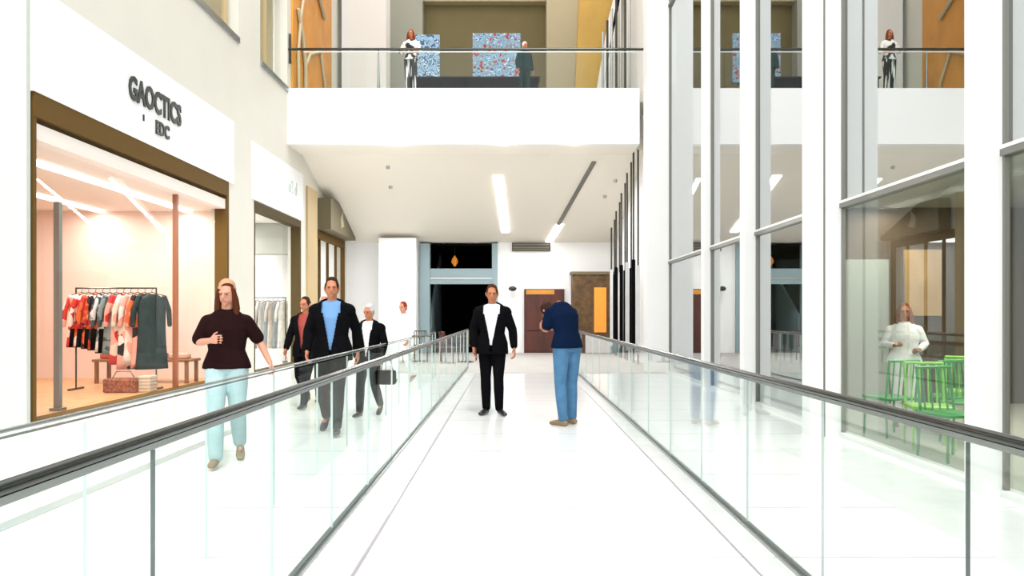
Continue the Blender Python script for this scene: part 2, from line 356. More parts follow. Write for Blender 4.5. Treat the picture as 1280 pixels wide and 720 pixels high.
rk = thing('clothes_rack', 'black metal clothes rack inside the left shop window', 'clothes rack', ((RX0+RX1)/2, RY, .02))
h = (RX1-RX0)/2
MB().rod((-h-.05, 0, RZ-.02), (h+.05, 0, RZ-.02), .014).build('top_rail', M['rail'], rk)
for s in (-1, 1):
    MB().rod((s*(h+.04), 0, .02), (s*(h+.04), 0, RZ-.02), .014).build('upright', M['rail'], rk)
    MB().box(s*(h+.04)-.02, s*(h+.04)+.02, -.25, .25, 0, .035, .008).build('foot', M['rail'], rk)
for i, (nm, m, L, sk) in enumerate(gm):
    x = RX0+.06+i*(RX1-RX0-.1)/(len(gm)-1)
    g = garment('coat' if 'coat' in nm else 'dress' if 'dress' in nm else 'blouse', f'{nm} hanging on the rack in the left shop', m, L*1.2, .24 if i < 10 else .27, .07, True, skirt=M['black'] if sk or i == 2 else None)
    g.location = (x, RY, RZ-.045); g.rotation_euler = (0, 0, math.radians(48+random.uniform(-6, 6)))
# table and goods under the rack
tb = thing('display_table', 'low wooden display table inside the left shop', 'table', (-7.25, 15.9, .02))
MB().box(-.95, .95, -.3, .3, .42, .47, .008).build('tabletop', M['oak'], tb)
for sx in (-.88, .88):
    for sy in (-.24, .24): MB().box(sx-.03, sx+.03, sy-.03, sy+.03, 0, .42).build('leg', M['oak'], tb)
for i, c in enumerate(((.5, .1, .05), (.65, .3, .15), (.2, .1, .05), (.7, .4, .3))):
    tag(MB().box(-.18, .18, -.14, .14, 0, .11, .03).build('folded_sweater', mat('sweater', c, .8, noise=.15)), ['red', 'tan', 'dark brown', 'pale pink'][i]+' folded sweater on the low table in the left shop', 'sweater', 'folded sweaters').location = (-7.95+i*.45, 15.9, .491)
bk = thing('wicker_basket', 'brown wicker basket on the wood floor of the left shop', 'basket', (-6.75, 13.9, .02))
MB().box(-.28, .28, -.18, .18, 0, .24, .03).build('body', patches('wicker', [(.28, .07, .02), (.16, .04, .015), (.35, .11, .04)], 30), bk)
MB().tube([(-.2, 0, .23, .012), (-.12, 0, .36, .012), (.12, 0, .36, .012), (.2, 0, .23, .012)], 6).build('handle', M['oak'], bk, True)
for i in range(5):
    tag(MB().box(-.11, .11, -.14, .14, 0, .055, .015).build('folded_shirt', mat('shirt_fold', (.62, .50, .38), .8)), 'cream folded shirt in the small floor stack beside the basket', 'shirt', 'folded shirts on the floor').location = (-6.38, 14.0, .021+i*.056)
# shop 2 rack
rk2 = thing('clothes_rack', 'clothes rack with pale dresses inside the second shop', 'clothes rack', (-6.98, 22.9, 0))
MB().rod((-.52, 0, 1.85), (.52, 0, 1.85), .014).build('top_rail', M['rail'], rk2)
for s in (-1, 1):
    MB().rod((s*.5, 0, .02), (s*.5, 0, 1.85), .014).build('upright', M['rail'], rk2); MB().box(s*.5-.02, s*.5+.02, -.25, .25, 0, .035).build('foot', M['rail'], rk2)
cl2 = [(.42, .36, .28), (.30, .22, .15), (.55, .50, .45), (.25, .28, .28), (.5, .42, .34), (.2, .22, .22), (.6, .56, .5)]
nm2 = ['sand', 'brown', 'pale grey', 'slate', 'beige', 'charcoal', 'off white']
for i, c in enumerate(cl2):
    g = garment('dress', f'long {nm2[i]} dress on the rack in the second shop', mat('dress', c, .8, noise=.2), 1.35, .2, .05, i % 2 == 0, 'dresses in the second shop')
    g.location = (-7.42+i*.145, 22.9, 1.81); g.rotation_euler = (0, 0, math.radians(55))
S('trim_6', M['greywall'], (-7.6, XL-.4, 22.7, 23.4, 3.1, 3.95))

# ================================================================= FACADE ON THE RIGHT
cols = [(3.2, .14), (6.1, .16), (9.05, .36), (12.2, .18), (14.95, .13), (19.0, .52)]
for i, (y, p) in enumerate(cols):
    lab = ['nearest white facade column, right beside the camera', 'slim white facade column at the right edge of the picture', 'broad white facade column, third from the camera',
           'slim white column of the glass facade, fourth from the camera', 'narrow white column of the glass facade, fifth from the camera', 'thick white column at the far end of the glass facade'][i]
    t = thing('facade_column', lab, 'column', (XR, y, 0), group='white columns of the glass facade')
    hw = .16 if i < 5 else .35
    MB().box(-p, .02, -hw*.5, hw, 0, 14).build('shaft', M['white'], t)
    MB().box(-.01, .03, -hw*.5-.03, -hw*.5, 0, 14).build('edge_profile', M['mull'], t)
    if i == 2: MB().box(-.21, -.19, -hw*.5-.006, -hw*.5, 0, 14).build('joint', M['mull'], t)
ys = [-6]+[c[0] for c in cols]
for i, (a, c) in enumerate(zip(ys, ys[1:])):
    o = struct(MB().box(XR-.03, XR+.09, a, c, 2.56, 2.61).box(XR-.03, XR+.09, a, c, 8.6, 8.66).build(f'window_{10+i}', M['mull']))
    MB().box(XR-.03, XR+.09, a, c, 0, .05).build('sill', M['mullw'], o)
    MB().box(XR-.035, XR+.08, a, c, 2.611, 2.64).build('transom_cap', M['mullw'], o)
    MB().box(XR+.02, XR+.028, a+.06, c-.04, .05, 2.56).build('pane', M['lowmirror' if c < 9.5 else 'mirror'], o)
    MB().box(XR+.02, XR+.028, a+.06, c-.04, 2.64, 8.6).build('pane', M['mirror'], o)
    MB().box(XR+.02, XR+.028, a+.06, c-.04, 8.66, 14).build('pane', M['mirror'], o)
# rooms behind the facade
S('wall_cafe', M['cafewall'], (8, 8.2, -6, 19.3, 0, 3.1), (XR+.1, 8, 12.2, 12.4, 0, 3.1), (XR+.3, 8, 19.3, 19.5, 0, 14), (XR+.1, 8, -6.2, -6, 0, 14))
S('ceiling_cafe', M['greywall'], (XR+.12, 8.2, -6, 19.3, 3.0, 3.2))
S('floor_cafe', M['greywall'], (XR+.12, 8, -6, 19.3, .001, .01))
S('wall_upper_cafe', M['greywall'], (8, 8.2, -6, 19.3, 3.2, 14))
S('wall_cafe_panel', M['cafegrey'], (XR+.3, 5.7, 12.1, 12.19, 0, 2.2))
tag(MB().box(5.95, 6.5, 12.1, 12.16, 1.35, 2.35).build('wall_poster', mat('tan_poster', (.42, .27, .12), .6, noise=.15, scale=3)), 'tan poster on the dark wall inside the cafe', 'poster')

def chair(label, m, loc, rz, group, name='stool_chair', seat_h=.45, back_h=.86):
    t = thing(name, label, 'chair', loc, rz, group)
    MB().box(-.21, .21, -.21, .21, seat_h-.03, seat_h, .01).build('seat', m, t)
    for sx in (-1, 1):
        MB().tube([(sx*.19, -.19, 0, .013), (sx*.18, -.18, seat_h-.02, .013)], 8).build('leg', m, t, True)
        MB().tube([(sx*.19, .22, 0, .013), (sx*.18, .19, seat_h, .013), (sx*.18, .25, back_h, .013)], 8).build('leg', m, t, True)
    b = MB().tube([(-.18, .25, back_h, .015), (.18, .25, back_h, .015)], 8)
    for k in range(4): x = -.12+k*.08; b.tube([(x, .2, seat_h, .009), (x, .25, back_h, .009)], 6)
    b.build('backrest', m, t, True)
    return t
cols_g = ['green', 'ltgreen', 'green', 'green', 'ltgreen', 'green']
pos_g = [(4.12, 7.5), (4.25, 8.15), (4.85, 8.45), (5.05, 9.15), (5.5, 9.75), (4.25, 9.0)]
wh = ['nearest to the camera', 'second from the camera beside the glass', 'third from the camera', 'just right of the person in white', 'farthest back, behind the others', 'in front of the person in white']
for i in range(6):
    chair(('lime' if cols_g[i] == 'ltgreen' else 'green')+' metal cafe chair behind the facade glass, '+wh[i], M[cols_g[i]], (*pos_g[i], 0), [10, -15, 20, 170, 150, 190][i], 'green chairs behind the glass', 'cafe_chair')

# ================================================================= BALUSTRADES
def balustrade(label, X, y0, y1, m, offs, gm=None, base=True, sgn=1, r=.018, first=2.52):
    t = thing('glass_balustrade', label, 'railing', (X, y0, 0))
    L = y1-y0
    MB().tube([(0, 0, .985, r), (0, L, .985, r)], 12).build('handrail', m, t, True)
    MB().box(-.57*r, .57*r, 0, L, .968-1.1*r, .968).build('rail_channel', M['railgrey'], t)
    if base:
        MB().box(-.03, .03, 0, L, 0, .02).build('base_shoe', M['steel'], t)
        MB().box(-.012, .012, 0, L, .02, .035).build('base_gasket', M['joint'], t)
    ys = [0]; y = first-y0
    while y < L-.3:
        if y > 0: ys.append(y)
        y += 1.25
    ys.append(L)
    for a, c in zip(ys, ys[1:]):
        g = MB().box(-.006, .006, a+.006, c-.006, .03 if base else .0, .945).build('glass_panel', M['glassright' if X > 0 else 'glass'], t)
        MB().box(-.0064, .0064, c-.006, c+(.0 if 2.4 < c+y0 < 2.7 else -.0035), .03, .945).build('panel_edge', M['joint'] if 2.4 < c+y0 < 2.7 else M['paleedge'], g)
    MB().tube([(0, L, .985, r), (0, L+.05, .95, r), (0, L+.06, .85, r), (0, L+.06, .02, r)], 8).build('end_post', M['steel'], t, True)
    return t
balustrade('glass balustrade with dark handrail along the left of the walkway', -1.13, -1.0, 20.4, M['rail'], 0)
balustrade('glass balustrade with dark handrail along the right of the walkway', 1.52, -1.0, 20.6, M['rail'], 0, first=2.67)
balustrade('outer glass balustrade with thin rail between the left one and the shops', -1.68, -1.0, 17.5, M['railgrey'], 0, r=.008, first=1.9, base=False)
S('trim_7', M['strip'], (-.845, -.825, -6, 18.6, 0, .004))
S('trim_8', M['strip'], (1.30, 1.312, -6, 18.6, 0, .004))
S('trim_9', M['ltgrey'], (-1.085, -.845, -6, 18.6, 0, .003))
S('trim_10', M['ltgrey'], (1.312, 1.475, -6, 18.6, 0, .003))
S('trim_11', M['grey'], (-3.35, -3.22, -6, 9.6, 0, .003))
S('trim_12', M['ltgrey'], (2.72, 3.5, -6, 8.2, 0, .003))
# upper railing
ur = thing('upper_balustrade', 'glass balustrade with dark handrail across the upper level', 'railing', (-6, 21.12, Z2))
MB().rod((.06, 0, 1.06), (9.5, 0, 1.06), .035, 12).build('handrail', M['rail'], ur)
MB().rod((.5, 0, .99), (9.3, 0, .99), .012, 8).build('lower_rail', M['mullw'], ur)
x = .15
while x < 9.2:
    MB().box(x, min(x+1.52, 9.3), -.006, .006, .0, .98).build('glass_panel', M['glass'], ur); x += 1.54
MB().tube([(.14, 0, .7, .03), (.14, 0, 1.45, .03)], 8).build('end_bracket', M['rail'], ur, True)
MB().tube([(2.47, .05, 0, .045), (2.47, .05, .3, .03), (2.47, .05, 1.03, .018)], 8).build('post', M['steel'], ur, True)
MB().ball((9.52, 0, 1.06), .06).build('end_cap', M['rail'], ur, True)
# soffit fittings
def strip(label, x0, y0, x1, y1, wd):
    def zz(y): return 5.95-(y-22.3)*(5.95-3.94)/(DW-22.3)
    b = MB(); dx = x1-x0
    vs = []
    for (x, y) in ((x0, y0), (x1, y1)):
        for s in (-wd, wd):
            for dz in (-.03, .03): vs.append(b.b.verts.new((x+s, y, zz(y)+dz-.012)))
    for f in ((0, 1, 3, 2), (4, 6, 7, 5), (0, 2, 6, 4), (1, 5, 7, 3), (0, 4, 5, 1), (2, 3, 7, 6)): b.b.faces.new([vs[k] for k in f])
    return b
tag(strip('', -.42, 23.7, -.22, 27.6, .13).build('ceiling_light_strip', M['lamp']), 'bright light strip on the sloping soffit above the centre of the walkway', 'light')
tag(strip('', 2.35, 22.9, 1.40, 27.9, .06).build('ceiling_slot', M['mull']), 'dark diagonal slot in the soffit running beside the right light strip', 'slot')
tag(strip('', 1.62, 27.0, 1.32, 28.4, .12).build('ceiling_light_strip', M['lamp']), 'short bright light strip at the far right end of the soffit', 'light')
for i, (x, y) in enumerate(((-3.6, 23.2), (-3.7, 24.4), (2.9, 25.0), (3.1, 24.0))):
    z = 5.95-(y-22.3)*(5.95-3.94)/(DW-22.3)
    tag(MB().tube([(x, y, z-.07, .05), (x, y, z+.02, .06)], 12, caps=False).build('smoke_detector', M['steel']), ['left front', 'left rear', 'right rear', 'right front'][i]+' small round ceiling fitting on the soffit', 'ceiling fitting')
# ================================================================= FAR END
vt = thing('air_vent', 'dark ventilation grille at the top of the far white wall', 'vent', (.68, DW-.03, 3.62))
MB().box(-.68, .68, -.03, .03, 0, .3).build('frame', M['dkbrown'], vt)
for k in range(4): MB().box(-.64, .64, -.05, -.03, .04+k*.065, .06+k*.065).build('slat', M['grey'], vt)
dr = struct(MB().box(.43, 1.86, DW-.12, DW, 0, 2.27).build('door_2', M['door']))
MB().box(.50, 1.13, DW-.15, DW-.12, .05, 2.05).build('door_leaf', M['door'], dr); MB().box(1.16, 1.79, DW-.15, DW-.12, .05, 2.05).build('door_leaf', M['door'], dr)
MB().box(.50, 1.5, DW-.15, DW-.12, 2.08, 2.24).build('lit_header', M['orange'], dr)
MB().box(1.1, 1.12, DW-.2, DW-.15, .9, 1.2).build('handle', M['steel'], dr)
wlp = thing('wall_lamp', 'dark wall lamp on the far white wall left of the brown door', 'lamp', (.02, DW, 2.28))
MB().tube([(0, 0, 0, .03), (0, -.2, 0, .03)], 8).build('arm', M['rod'], wlp, True); MB().ball((0, -.26, 0), .11, 1.3, 1, .8).build('lamp_shade', M['rod'], wlp, True)
lp = thing('pendant_lamp', 'orange pendant lamp hanging in the dark doorway', 'lamp', (-2.12, 29.6, 3.2))
MB().rod((0, 0, .3), (0, 0, .66), .01).build('cord', M['rod'], lp); MB().tube([(0, 0, 0, .06), (0, 0, .1, .13), (0, 0, .22, .10), (0, 0, .32, .03)], 12).build('lamp_shade', M['glow'], lp, True)
es = MB(); es.prism([(28.9, .9), (28.9, 1.3), (33, 3.9), (33, 3.4)], 'x', -3.0, -2.9); es.prism([(28.9, .0), (28.9, .9), (33, 3.4), (33, .0)], 'x', -2.98, -2.92)
es = es.build('escalator_side', M['bluegrey']); tag(es, 'blue grey escalator side panel rising inside the dark doorway', 'escalator')
# orange lit kiosk
ks = thing('brown_kiosk', 'olive brown kiosk with an orange lit panel right of the brown door', 'kiosk', (2.84, 28.0, 0))
MB().box(-.75, .75, -.35, .35, 0, 2.75).build('body', mat('kiosk_brown', (.10, .05, .012), .5, noise=.5, scale=5), ks)
MB().box(.0, .42, -.37, -.35, .75, 2.3).build('lit_panel', M['glow'], ks)
MB().box(-.8, .8, -.4, .4, 2.75, 2.85).build('cornice', M['olivebox'], ks)
# rod screen
k = 0
for i in range(10):
    y = 21.7+i*.62
    z = 5.95-(y-22.3)*(5.95-3.94)/(DW-22.3) if y > 22.3 else 5.84
    t = thing('screen_rod', 'thin dark upright rod of the screen under the soffit at the far right', 'rod', (3.42-.03*(i % 2), y, 0), group='dark rods of the far right screen')
    MB().rod((0, 0, 0.02), (0, 0, z-.01), .026, 8).build('rod', M['rod'], t)
    MB().box(-.05, .05, -.05, .05, 0.0, .02).build('foot', M['steel'], t)
    MB().box(-.05, .05, -.04, .04, .3+.1*(i % 3), 2.7+.2*(i % 2)).build('slat', M['black'] if i % 3 else M['ltgrey'], t)
# cafe tables and chairs in front of the doorway
def ctable(label, loc):
    t = thing('cafe_table', label, 'table', loc, group='tables by the doorway')
    MB().tube([(0, 0, .72, .33), (0, 0, .745, .33)], 24, caps=False).build('tabletop', M['dkbrown'], t)
    MB().rod((0, 0, .02), (0, 0, .72), .03).build('leg', M['rail'], t); MB().tube([(0, 0, 0, .22), (0, 0, .02, .2)], 20, caps=False).build('base', M['rail'], t)
    return t
ctable('round dark cafe table before the doorway, nearer the white pillar', (-2.7, 23.3, .006)); ctable('round dark cafe table before the doorway, nearer the man in black', (-1.3, 22.9, .006))
chs = [(-3.0, 22.6, 160, 'turned away at the left table'), (-2.25, 23.0, -80, 'right of the left table'), (-1.75, 22.5, 70, 'left of the right table'), (-1.25, 23.7, 0, 'behind the right table'), (-2.75, 24.1, 10, 'behind the left table')]
for x, y, a, l in chs: chair('dark wooden cafe chair before the doorway, '+l, M['door'] if x > -2.4 else M['dkbrown'], (x, y, .006), a, 'dark chairs by the doorway', 'cafe_chair')
# upper level furniture
ct = thing('display_counter', 'long black counter behind the upper glass railing', 'counter', (-1.0, 23.0, Z2))
MB().box(-2.0, 1.75, -.25, .25, 0, .78, .01).build('body', M['black'], ct); MB().box(-2.05, 1.8, -.28, .28, .78, .82).build('countertop', mat('counter_top', (.006, .008, .009), .6, spec=.2), ct)
blu = patches('blue_print', [(.10, .28, .5), (.62, .78, .9), (.05, .12, .3), (.35, .6, .8), (.3, .5, .75)], 6, .5, kind='noise')
blu2 = patches('blue_red_print', [(.12, .35, .6), (.65, .78, .88), (.04, .1, .25), (.3, .55, .78), (.20, .24, .22), (.3, .5, .7), (.4, .03, .03)], 7, .5, kind='noise')
def poster(label, x, wd, z0, z1, m, y):
    t = thing('poster_stand', label, 'poster', (x, y, Z2))
    MB().box(-wd/2, wd/2, -.03, .03, z0-Z2, z1-Z2).build('printed_panel', m, t)
    MB().box(-wd/2-.03, wd/2+.03, -.05, .05, z0-Z2-.05, z0-Z2).build('ledge', M['rail'], t)
    for s in (-1, 1): MB().box(s*wd*.4-.02, s*wd*.4+.02, -.02, .02, 0, z0-Z2-.05).build('leg', M['rail'], t)
poster('narrow blue and white poster panel beside the woman upstairs', -2.75, .8, 8.9, 10.45, blu, 26)
poster('wide blue, white and red poster panel upstairs behind the railing', -.5, 1.55, 8.9, 10.5, blu2, 26)

# ================================================================= PEOPLE
def bake(mb, name, m, parent, voxel=.006, smooth=3, cut=None, thick=0):
    """fuse overlapping closed tubes into one continuous surface"""
    bmesh.ops.recalc_face_normals(mb.b, faces=mb.b.faces)
    me = bpy.data.meshes.new('tmp'); mb.b.to_mesh(me); mb.b.free()
    o = bpy.data.objects.new('tmp', me); C.objects.link(o)
    r = o.modifiers.new('r', 'REMESH'); r.mode = 'VOXEL'; r.voxel_size = voxel
    if smooth: s = o.modifiers.new('s', 'SMOOTH'); s.iterations = smooth; s.factor = .5
    dg = bpy.context.evaluated_depsgraph_get(); m2 = bpy.data.meshes.new_from_object(o.evaluated_get(dg))
    bpy.data.objects.remove(o); bpy.data.meshes.remove(me); m2.name = name
    if cut:
        b = bmesh.new(); b.from_mesh(m2); b.faces.ensure_lookup_table()
        dele = [f for f in b.faces if cut(f.calc_center_median(), f.normal)]
        bmesh.ops.delete(b, geom=dele, context='FACES'); b.to_mesh(m2); b.free()
    m2.materials.clear(); m2.materials.append(m)
    for p in m2.polygons: p.use_smooth = True
    q = bpy.data.objects.new(name, m2); C.objects.link(q); q.parent = parent
    if thick:
        s = q.modifiers.new('t', 'SOLIDIFY'); s.thickness = thick; s.offset = -1
    return q
V = Vector
STAND = dict(pelvis=(0, 0, .96), waist=(0, 0, 1.10), chest=(0, .0, 1.30), neck=(0, .015, 1.475), head=(0, -.02, 1.625),
 sh=[(-.178, .01, 1.375), (.178, .01, 1.375)], el=[(-.25, .04, 1.14), (.25, .04, 1.14)], wr=[(-.26, -.05, .90), (.26, -.05, .90)],
 hip=[(-.09, 0, .93), (.09, 0, .93)], kn=[(-.10, -.02, .50), (.10, -.02, .50)], an=[(-.10, .02, .085), (.10, .02, .085)], toe=[(-.13, -.17), (.13, -.17)],
 curl=.45)
SKIN = mat('skin', (.45, .17, .08), .6); SKIN2 = mat('skin_pale', (.52, .24, .16), .6); EYE = mat('eye_dark', (.02, .015, .01), .3); LIP = mat('lips', (.45, .10, .08), .5)
def person(label, loc, rz, H=1.75, pose=None, skin=None, top='tee', topmat=None, shirt=None, bottoms=None, shoes=None, hair='short', hairmat=None, sleeve=1.0, wide=1.0, group=None, headrot=(0, 0), face=True):
    p = dict(STAND); p.update(pose or {})
    k = H/1.75; w_ = wide
    root = thing('person', label, 'person', loc, rz); skin = skin or SKIN
    def s3(v): return (v[0]*k, v[1]*k, v[2]*k)
    def tb(mb, pts, seg=14, caps=True): mb.tube([(*s3(a[:3]), *[q*k for q in a[3:]]) for a in pts], seg, caps)
    def lerp(a, b, f): return tuple(a[i]+(b[i]-a[i])*f for i in range(3))
    neck, chest, waist, pel, head = p['neck'], p['chest'], p['waist'], p['pelvis'], V(p['head'])
    hd = Matrix.Rotation(math.radians(headrot[1]), 3, 'Z') @ Matrix.Rotation(math.radians(headrot[0]), 3, 'X')   # pitch, turn
    def hp(x, y, z): q = head+hd @ V((x, y, z)); return (q.x, q.y, q.z)
    def torso(mb, g, low=0, hem=None):
        up = lerp(chest, neck, .62)
        pts = [(*pel, .155*w_+g, .105+g), (*waist, .135*w_+g, .095+g), (*lerp(waist, chest, .55), .150*w_+g, .105+g), (*chest, .165*w_+g, .112+g), (*up, .15+g, .088+g)]
        if hem is not None: pts = [(pel[0], pel[1], hem, .185*w_+g, .125+g), (pel[0], pel[1], pel[2]+.01, .178*w_+g, .12+g)]+pts[1:]
        tb(mb, pts, 20, hem is None)
        if hem is not None: tb(mb, pts[-2:], 20)
        for s in (0, 1): tb(mb, [(*up, .062+g, .06+g), (*p['sh'][s], .056+g, .054+g)])
    def arm(mb, s, g, f=1.0):
        a, e, r = p['sh'][s], p['el'][s], p['wr'][s]
        pts = [(*a, .052+g), (*lerp(a, e, .45), .046+g), (*e, .036+g)]
        if f <= .5: pts = [(*a, .052+g), (*lerp(a, e, f*2), .049+g*1.2)]
        else: pts += [(*lerp(e, r, .35), .036+g), (*lerp(e, r, (f-.5)*2), .026+g)]
        tb(mb, pts, 12)
    def leg(mb, s, g, end=1.0):
        h_, n_, a_ = p['hip'][s], p['kn'][s], p['an'][s]
        tb(mb, [(*h_, .092+g), (*lerp(h_, n_, .4), .078+g), (*n_, .054+g), (*lerp(n_, a_, .35), .054+g), (*lerp(n_, a_, end), .036+g*1.3)], 14)
    # body
    b = MB(); torso(b, 0)
    tb(b, [(*lerp(chest, neck, .7), .06), (*neck, .055), (*hp(0, .015, -.05), .052)])
    tb(b, [(*hp(0, .01, -.03), .066, .078), (*hp(0, .01, .035), .074, .092), (*hp(0, .012, .06), .066, .082)], 20)
    tb(b, [(*hp(0, -.015, .02), .058, .06), (*hp(0, -.035, -.055), .042, .040), (*hp(0, -.045, -.082), .024, .022)], 14)
    tb(b, [(*hp(0, -.085, .02), .008), (*hp(0, -.107, -.018), .013)], 8)                      # nose
    tb(b, [(*hp(-.04, -.076, .035), .010), (*hp(.04, -.076, .035), .010)], 8)                  # brow
    tb(b, [(*hp(-.018, -.083, -.048), .009), (*hp(.018, -.083, -.048), .009)], 8)              # mouth
    for s in (-1, 1): tb(b, [(*hp(s*.078, .01, -.02), .009, .012), (*hp(s*.082, .015, .018), .011, .017)], 8)
    for s in (0, 1):
        arm(b, s, 0); leg(b, s, 0)
        e, r = V(p['el'][s]), V(p['wr'][s]); u = (r-e).normalized()
        fr = V(p.get('handfront', [(0, -1, 0)]*2)[s]); wd = (fr-u*fr.dot(u)).normalized(); sg = -1 if s == 0 else 1
        n_ = wd.cross(u)*1.0
        if n_.dot(V((-sg, 0, 0))) < 0: n_ = -n_
        c = r+u*.05
        for q in (-.5, -.17, .17, .5): tb(b, [(*(r+wd*q*.03), .016), (*(r+u*.085+wd*q*.062), .0125)], 8)
        for j, (q, L) in enumerate(((-.033, .060), (-.011, .074), (.011, .078), (.033, .068))):
            a0 = r+u*.09+wd*q; cu = p['curl']
            d1 = (u*math.cos(cu)+n_*math.sin(cu)+wd*q*1.5).normalized(); a1 = a0+d1*L*.5
            d2 = (u*math.cos(cu*2.2)+n_*math.sin(cu*2.2)).normalized(); a2 = a1+d2*L*.32; a3 = a2+(u*math.cos(cu*3)+n_*math.sin(cu*3))*L*.22
            tb(b, [(*a0, .0095), (*a1, .0088), (*a2, .008), (*a3, .0072)], 8)
        t0 = r+u*.025+wd*.028; t1 = t0+(u*.6+wd*.75+n_*.3).normalized()*.038; t2 = t1+(u*.9+wd*.35+n_*.35).normalized()*.032
        tb(b, [(*t0, .013), (*t1, .0105), (*t2, .0085)], 8)
        a = p['an'][s]; t = p['toe'][s]; tb(b, [(a[0], a[1]+.03, max(a[2]-.05, .035), .03), (t[0]*.65+a[0]*.35, t[1]*.65+a[1]*.35, max(a[2]-.055, .026), .022)])
    bake(b, 'body', skin, root, .0058*k, 2)
    # face
    for s in (-1, 1):
        q = s3(hp(s*.031, -.083, .012)); MB().ball(q, .0085*k, 1.3, .8, .8, 10).build('eye', EYE, root, True)
    tb_m = MB(); tb(tb_m, [(*hp(-.02, -.091, -.048), .004), (*hp(0, -.096, -.049), .006), (*hp(.02, -.091, -.048), .004)], 8); tb_m.build('mouth', LIP, root, True)
    # clothes
    g = .012
    if top in ('tee', 'long'):
        b = MB(); torso(b, g, hem=pel[2]-.04); [arm(b, s, g+.004, sleeve) for s in (0, 1)]
        bake(b, 'shirt', topmat, root, .009*k, 3)
    else:
        b = MB(); torso(b, g); tb(b, [(neck[0], neck[1], neck[2]-.05, .066), (neck[0], neck[1]-.004, neck[2]-.03, .062)]); [arm(b, s, .008, .97) for s in (0, 1)]
        bake(b, 'shirt', shirt, root, .009*k, 3)
        b = MB(); torso(b, g+.022, hem=pel[2]-.14); [arm(b, s, .024, .93) for s in (0, 1)]
        tb(b, [(*lerp(chest, neck, .75), .085, .075), (neck[0], neck[1]+.02, neck[2]+.0, .072, .062)])
        c0 = V(chest)*k
        def cut(c, n, k=k):
            x = abs(c.x-c0.x); z = c.z/k
            lim = .012+max(0, (z-pel[2]-.02))*.155 if z < 1.36 else .085
            lim = p.get('open', 1)*lim
            return n.y < -.15 and x < lim*k and z > pel[2]-.10 and z < neck[2]+.05
        j = bake(b, 'jacket', topmat, root, .008*k, 3, cut, .006)
    b = MB(); tb(b, [(pel[0], pel[1], pel[2]-.09, .15*w_, .10), (pel[0], pel[1], pel[2]-.03, .165*w_, .115), (pel[0], pel[1], pel[2]+.07, .158*w_, .112)], 18, False)
    for s in (0, 1): leg(b, s, p.get('ease', .016), .97)
    bake(b, 'trousers', bottoms, root, .009*k, 3)
    for s in (0, 1):
        a, t = V(p['an'][s]), V((*p['toe'][s], 0)); z0 = a[2]-.085; tz = p.get('toez', [0, 0])[s]
        hz = z0
        b = MB(); hl = V((a.x, a.y+.045, hz)); tt = V((t.x, t.y, tz))
        tb(b, [(hl.x, hl.y, hz+.04, .036, .034), (*(hl.lerp(tt, .35)+V((0, 0, .045))), .040, .042), (*(hl.lerp(tt, .7)+V((0, 0, .034))), .046, .030), (*(hl.lerp(tt, .95)+V((0, 0, .026))), .038, .022)], 12)
        tb(b, [(a.x, a.y, a.z-.01, .042), (a.x, a.y, a.z+.02, .040)], 12)
        bake(b, 'shoe', shoes, root, .007*k, 2)
    # hair
    b = MB()
    if hair != 'bald':
        tb(b, [(*hp(0, .028, -.005), .078, .078), (*hp(0, .020, .045), .084, .096), (*hp(0, .018, .075), .070, .080)], 20)
    if hair == 'long':
        for s in (-1, 1):
            tb(b, [(*hp(s*.062, -.01, .05), .03), (*hp(s*.085, .0, -.04), .032), (*hp(s*.092, .01, -.13), .034), (*hp(s*.085, -.01, -.21), .024)], 10)
        tb(b, [(*hp(0, .06, .0), .08, .045), (*hp(0, .075, -.12), .085, .04), (*hp(0, .08, -.2), .07, .03)], 14)
    if hair == 'bun': tb(b, [(*hp(0, .11, .06), .035), (*hp(0, .13, .07), .03)])
    if hair != 'bald': bake(b, 'hair', hairmat, root, .008*k, 2)
    return root
blackc = mat('black_suit', (.003, .003, .004), .9, spec=.05); navy = mat('navy_tee', (.003, .010, .033), .9, spec=.05); jeans = mat('blue_jeans', (.055, .16, .30), .9, noise=.18, scale=7)
pale_jeans = mat('pale_jeans', (.33, .46, .48), .8, noise=.15, scale=5); whitec = mat('white_cloth', (.82, .82, .84), .7); bluec = mat('blue_shirt', (.12, .26, .50), .8)
darkhair = mat('dark_hair', (.035, .015, .01), .9, spec=.1); brownhair = mat('brown_hair', (.07, .02, .008), .9, spec=.1); redhair = mat('red_hair', (.22, .03, .012), .9, spec=.1); tanhair = mat('tan_cap_cloth', (.45, .24, .13), .7)
brown_top = mat('dark_brown_top', (.012, .003, .003), .9, spec=.1); shoeb = mat('black_shoe', (.012, .012, .014), .35); shoet = mat('tan_shoe', (.22, .15, .08), .6); greyh = mat('grey_hair', (.45, .45, .46), .6)
redc = mat('dull_red_cloth', (.28, .04, .03), .7); greenc = mat('dark_green_cloth', (.006, .024, .024), .9, spec=.1)

def walk(fwd=1):   # mid stride: one leg forward, the other pushing off
    a, b = (0, 1) if fwd else (1, 0)
    P = dict(kn=[None]*2, an=[None]*2, toe=[None]*2, toez=[0, 0], wr=[None]*2, el=[None]*2)
    sx = [-1, 1]
    P['kn'][a] = (sx[a]*.09, -.14, .51); P['an'][a] = (sx[a]*.08, -.20, .095); P['toe'][a] = (sx[a]*.10, -.39); P['toez'][a] = .02
    P['kn'][b] = (sx[b]*.10, -.02, .50); P['an'][b] = (sx[b]*.10, .24, .17); P['toe'][b] = (sx[b]*.12, .08); P['toez'][b] = 0
    P['el'][a] = (sx[a]*.26, .12, 1.16); P['wr'][a] = (sx[a]*.27, .14, .91)
    P['el'][b] = (sx[b]*.26, -.02, 1.15); P['wr'][b] = (sx[b]*.25, -.16, .93)
    return P
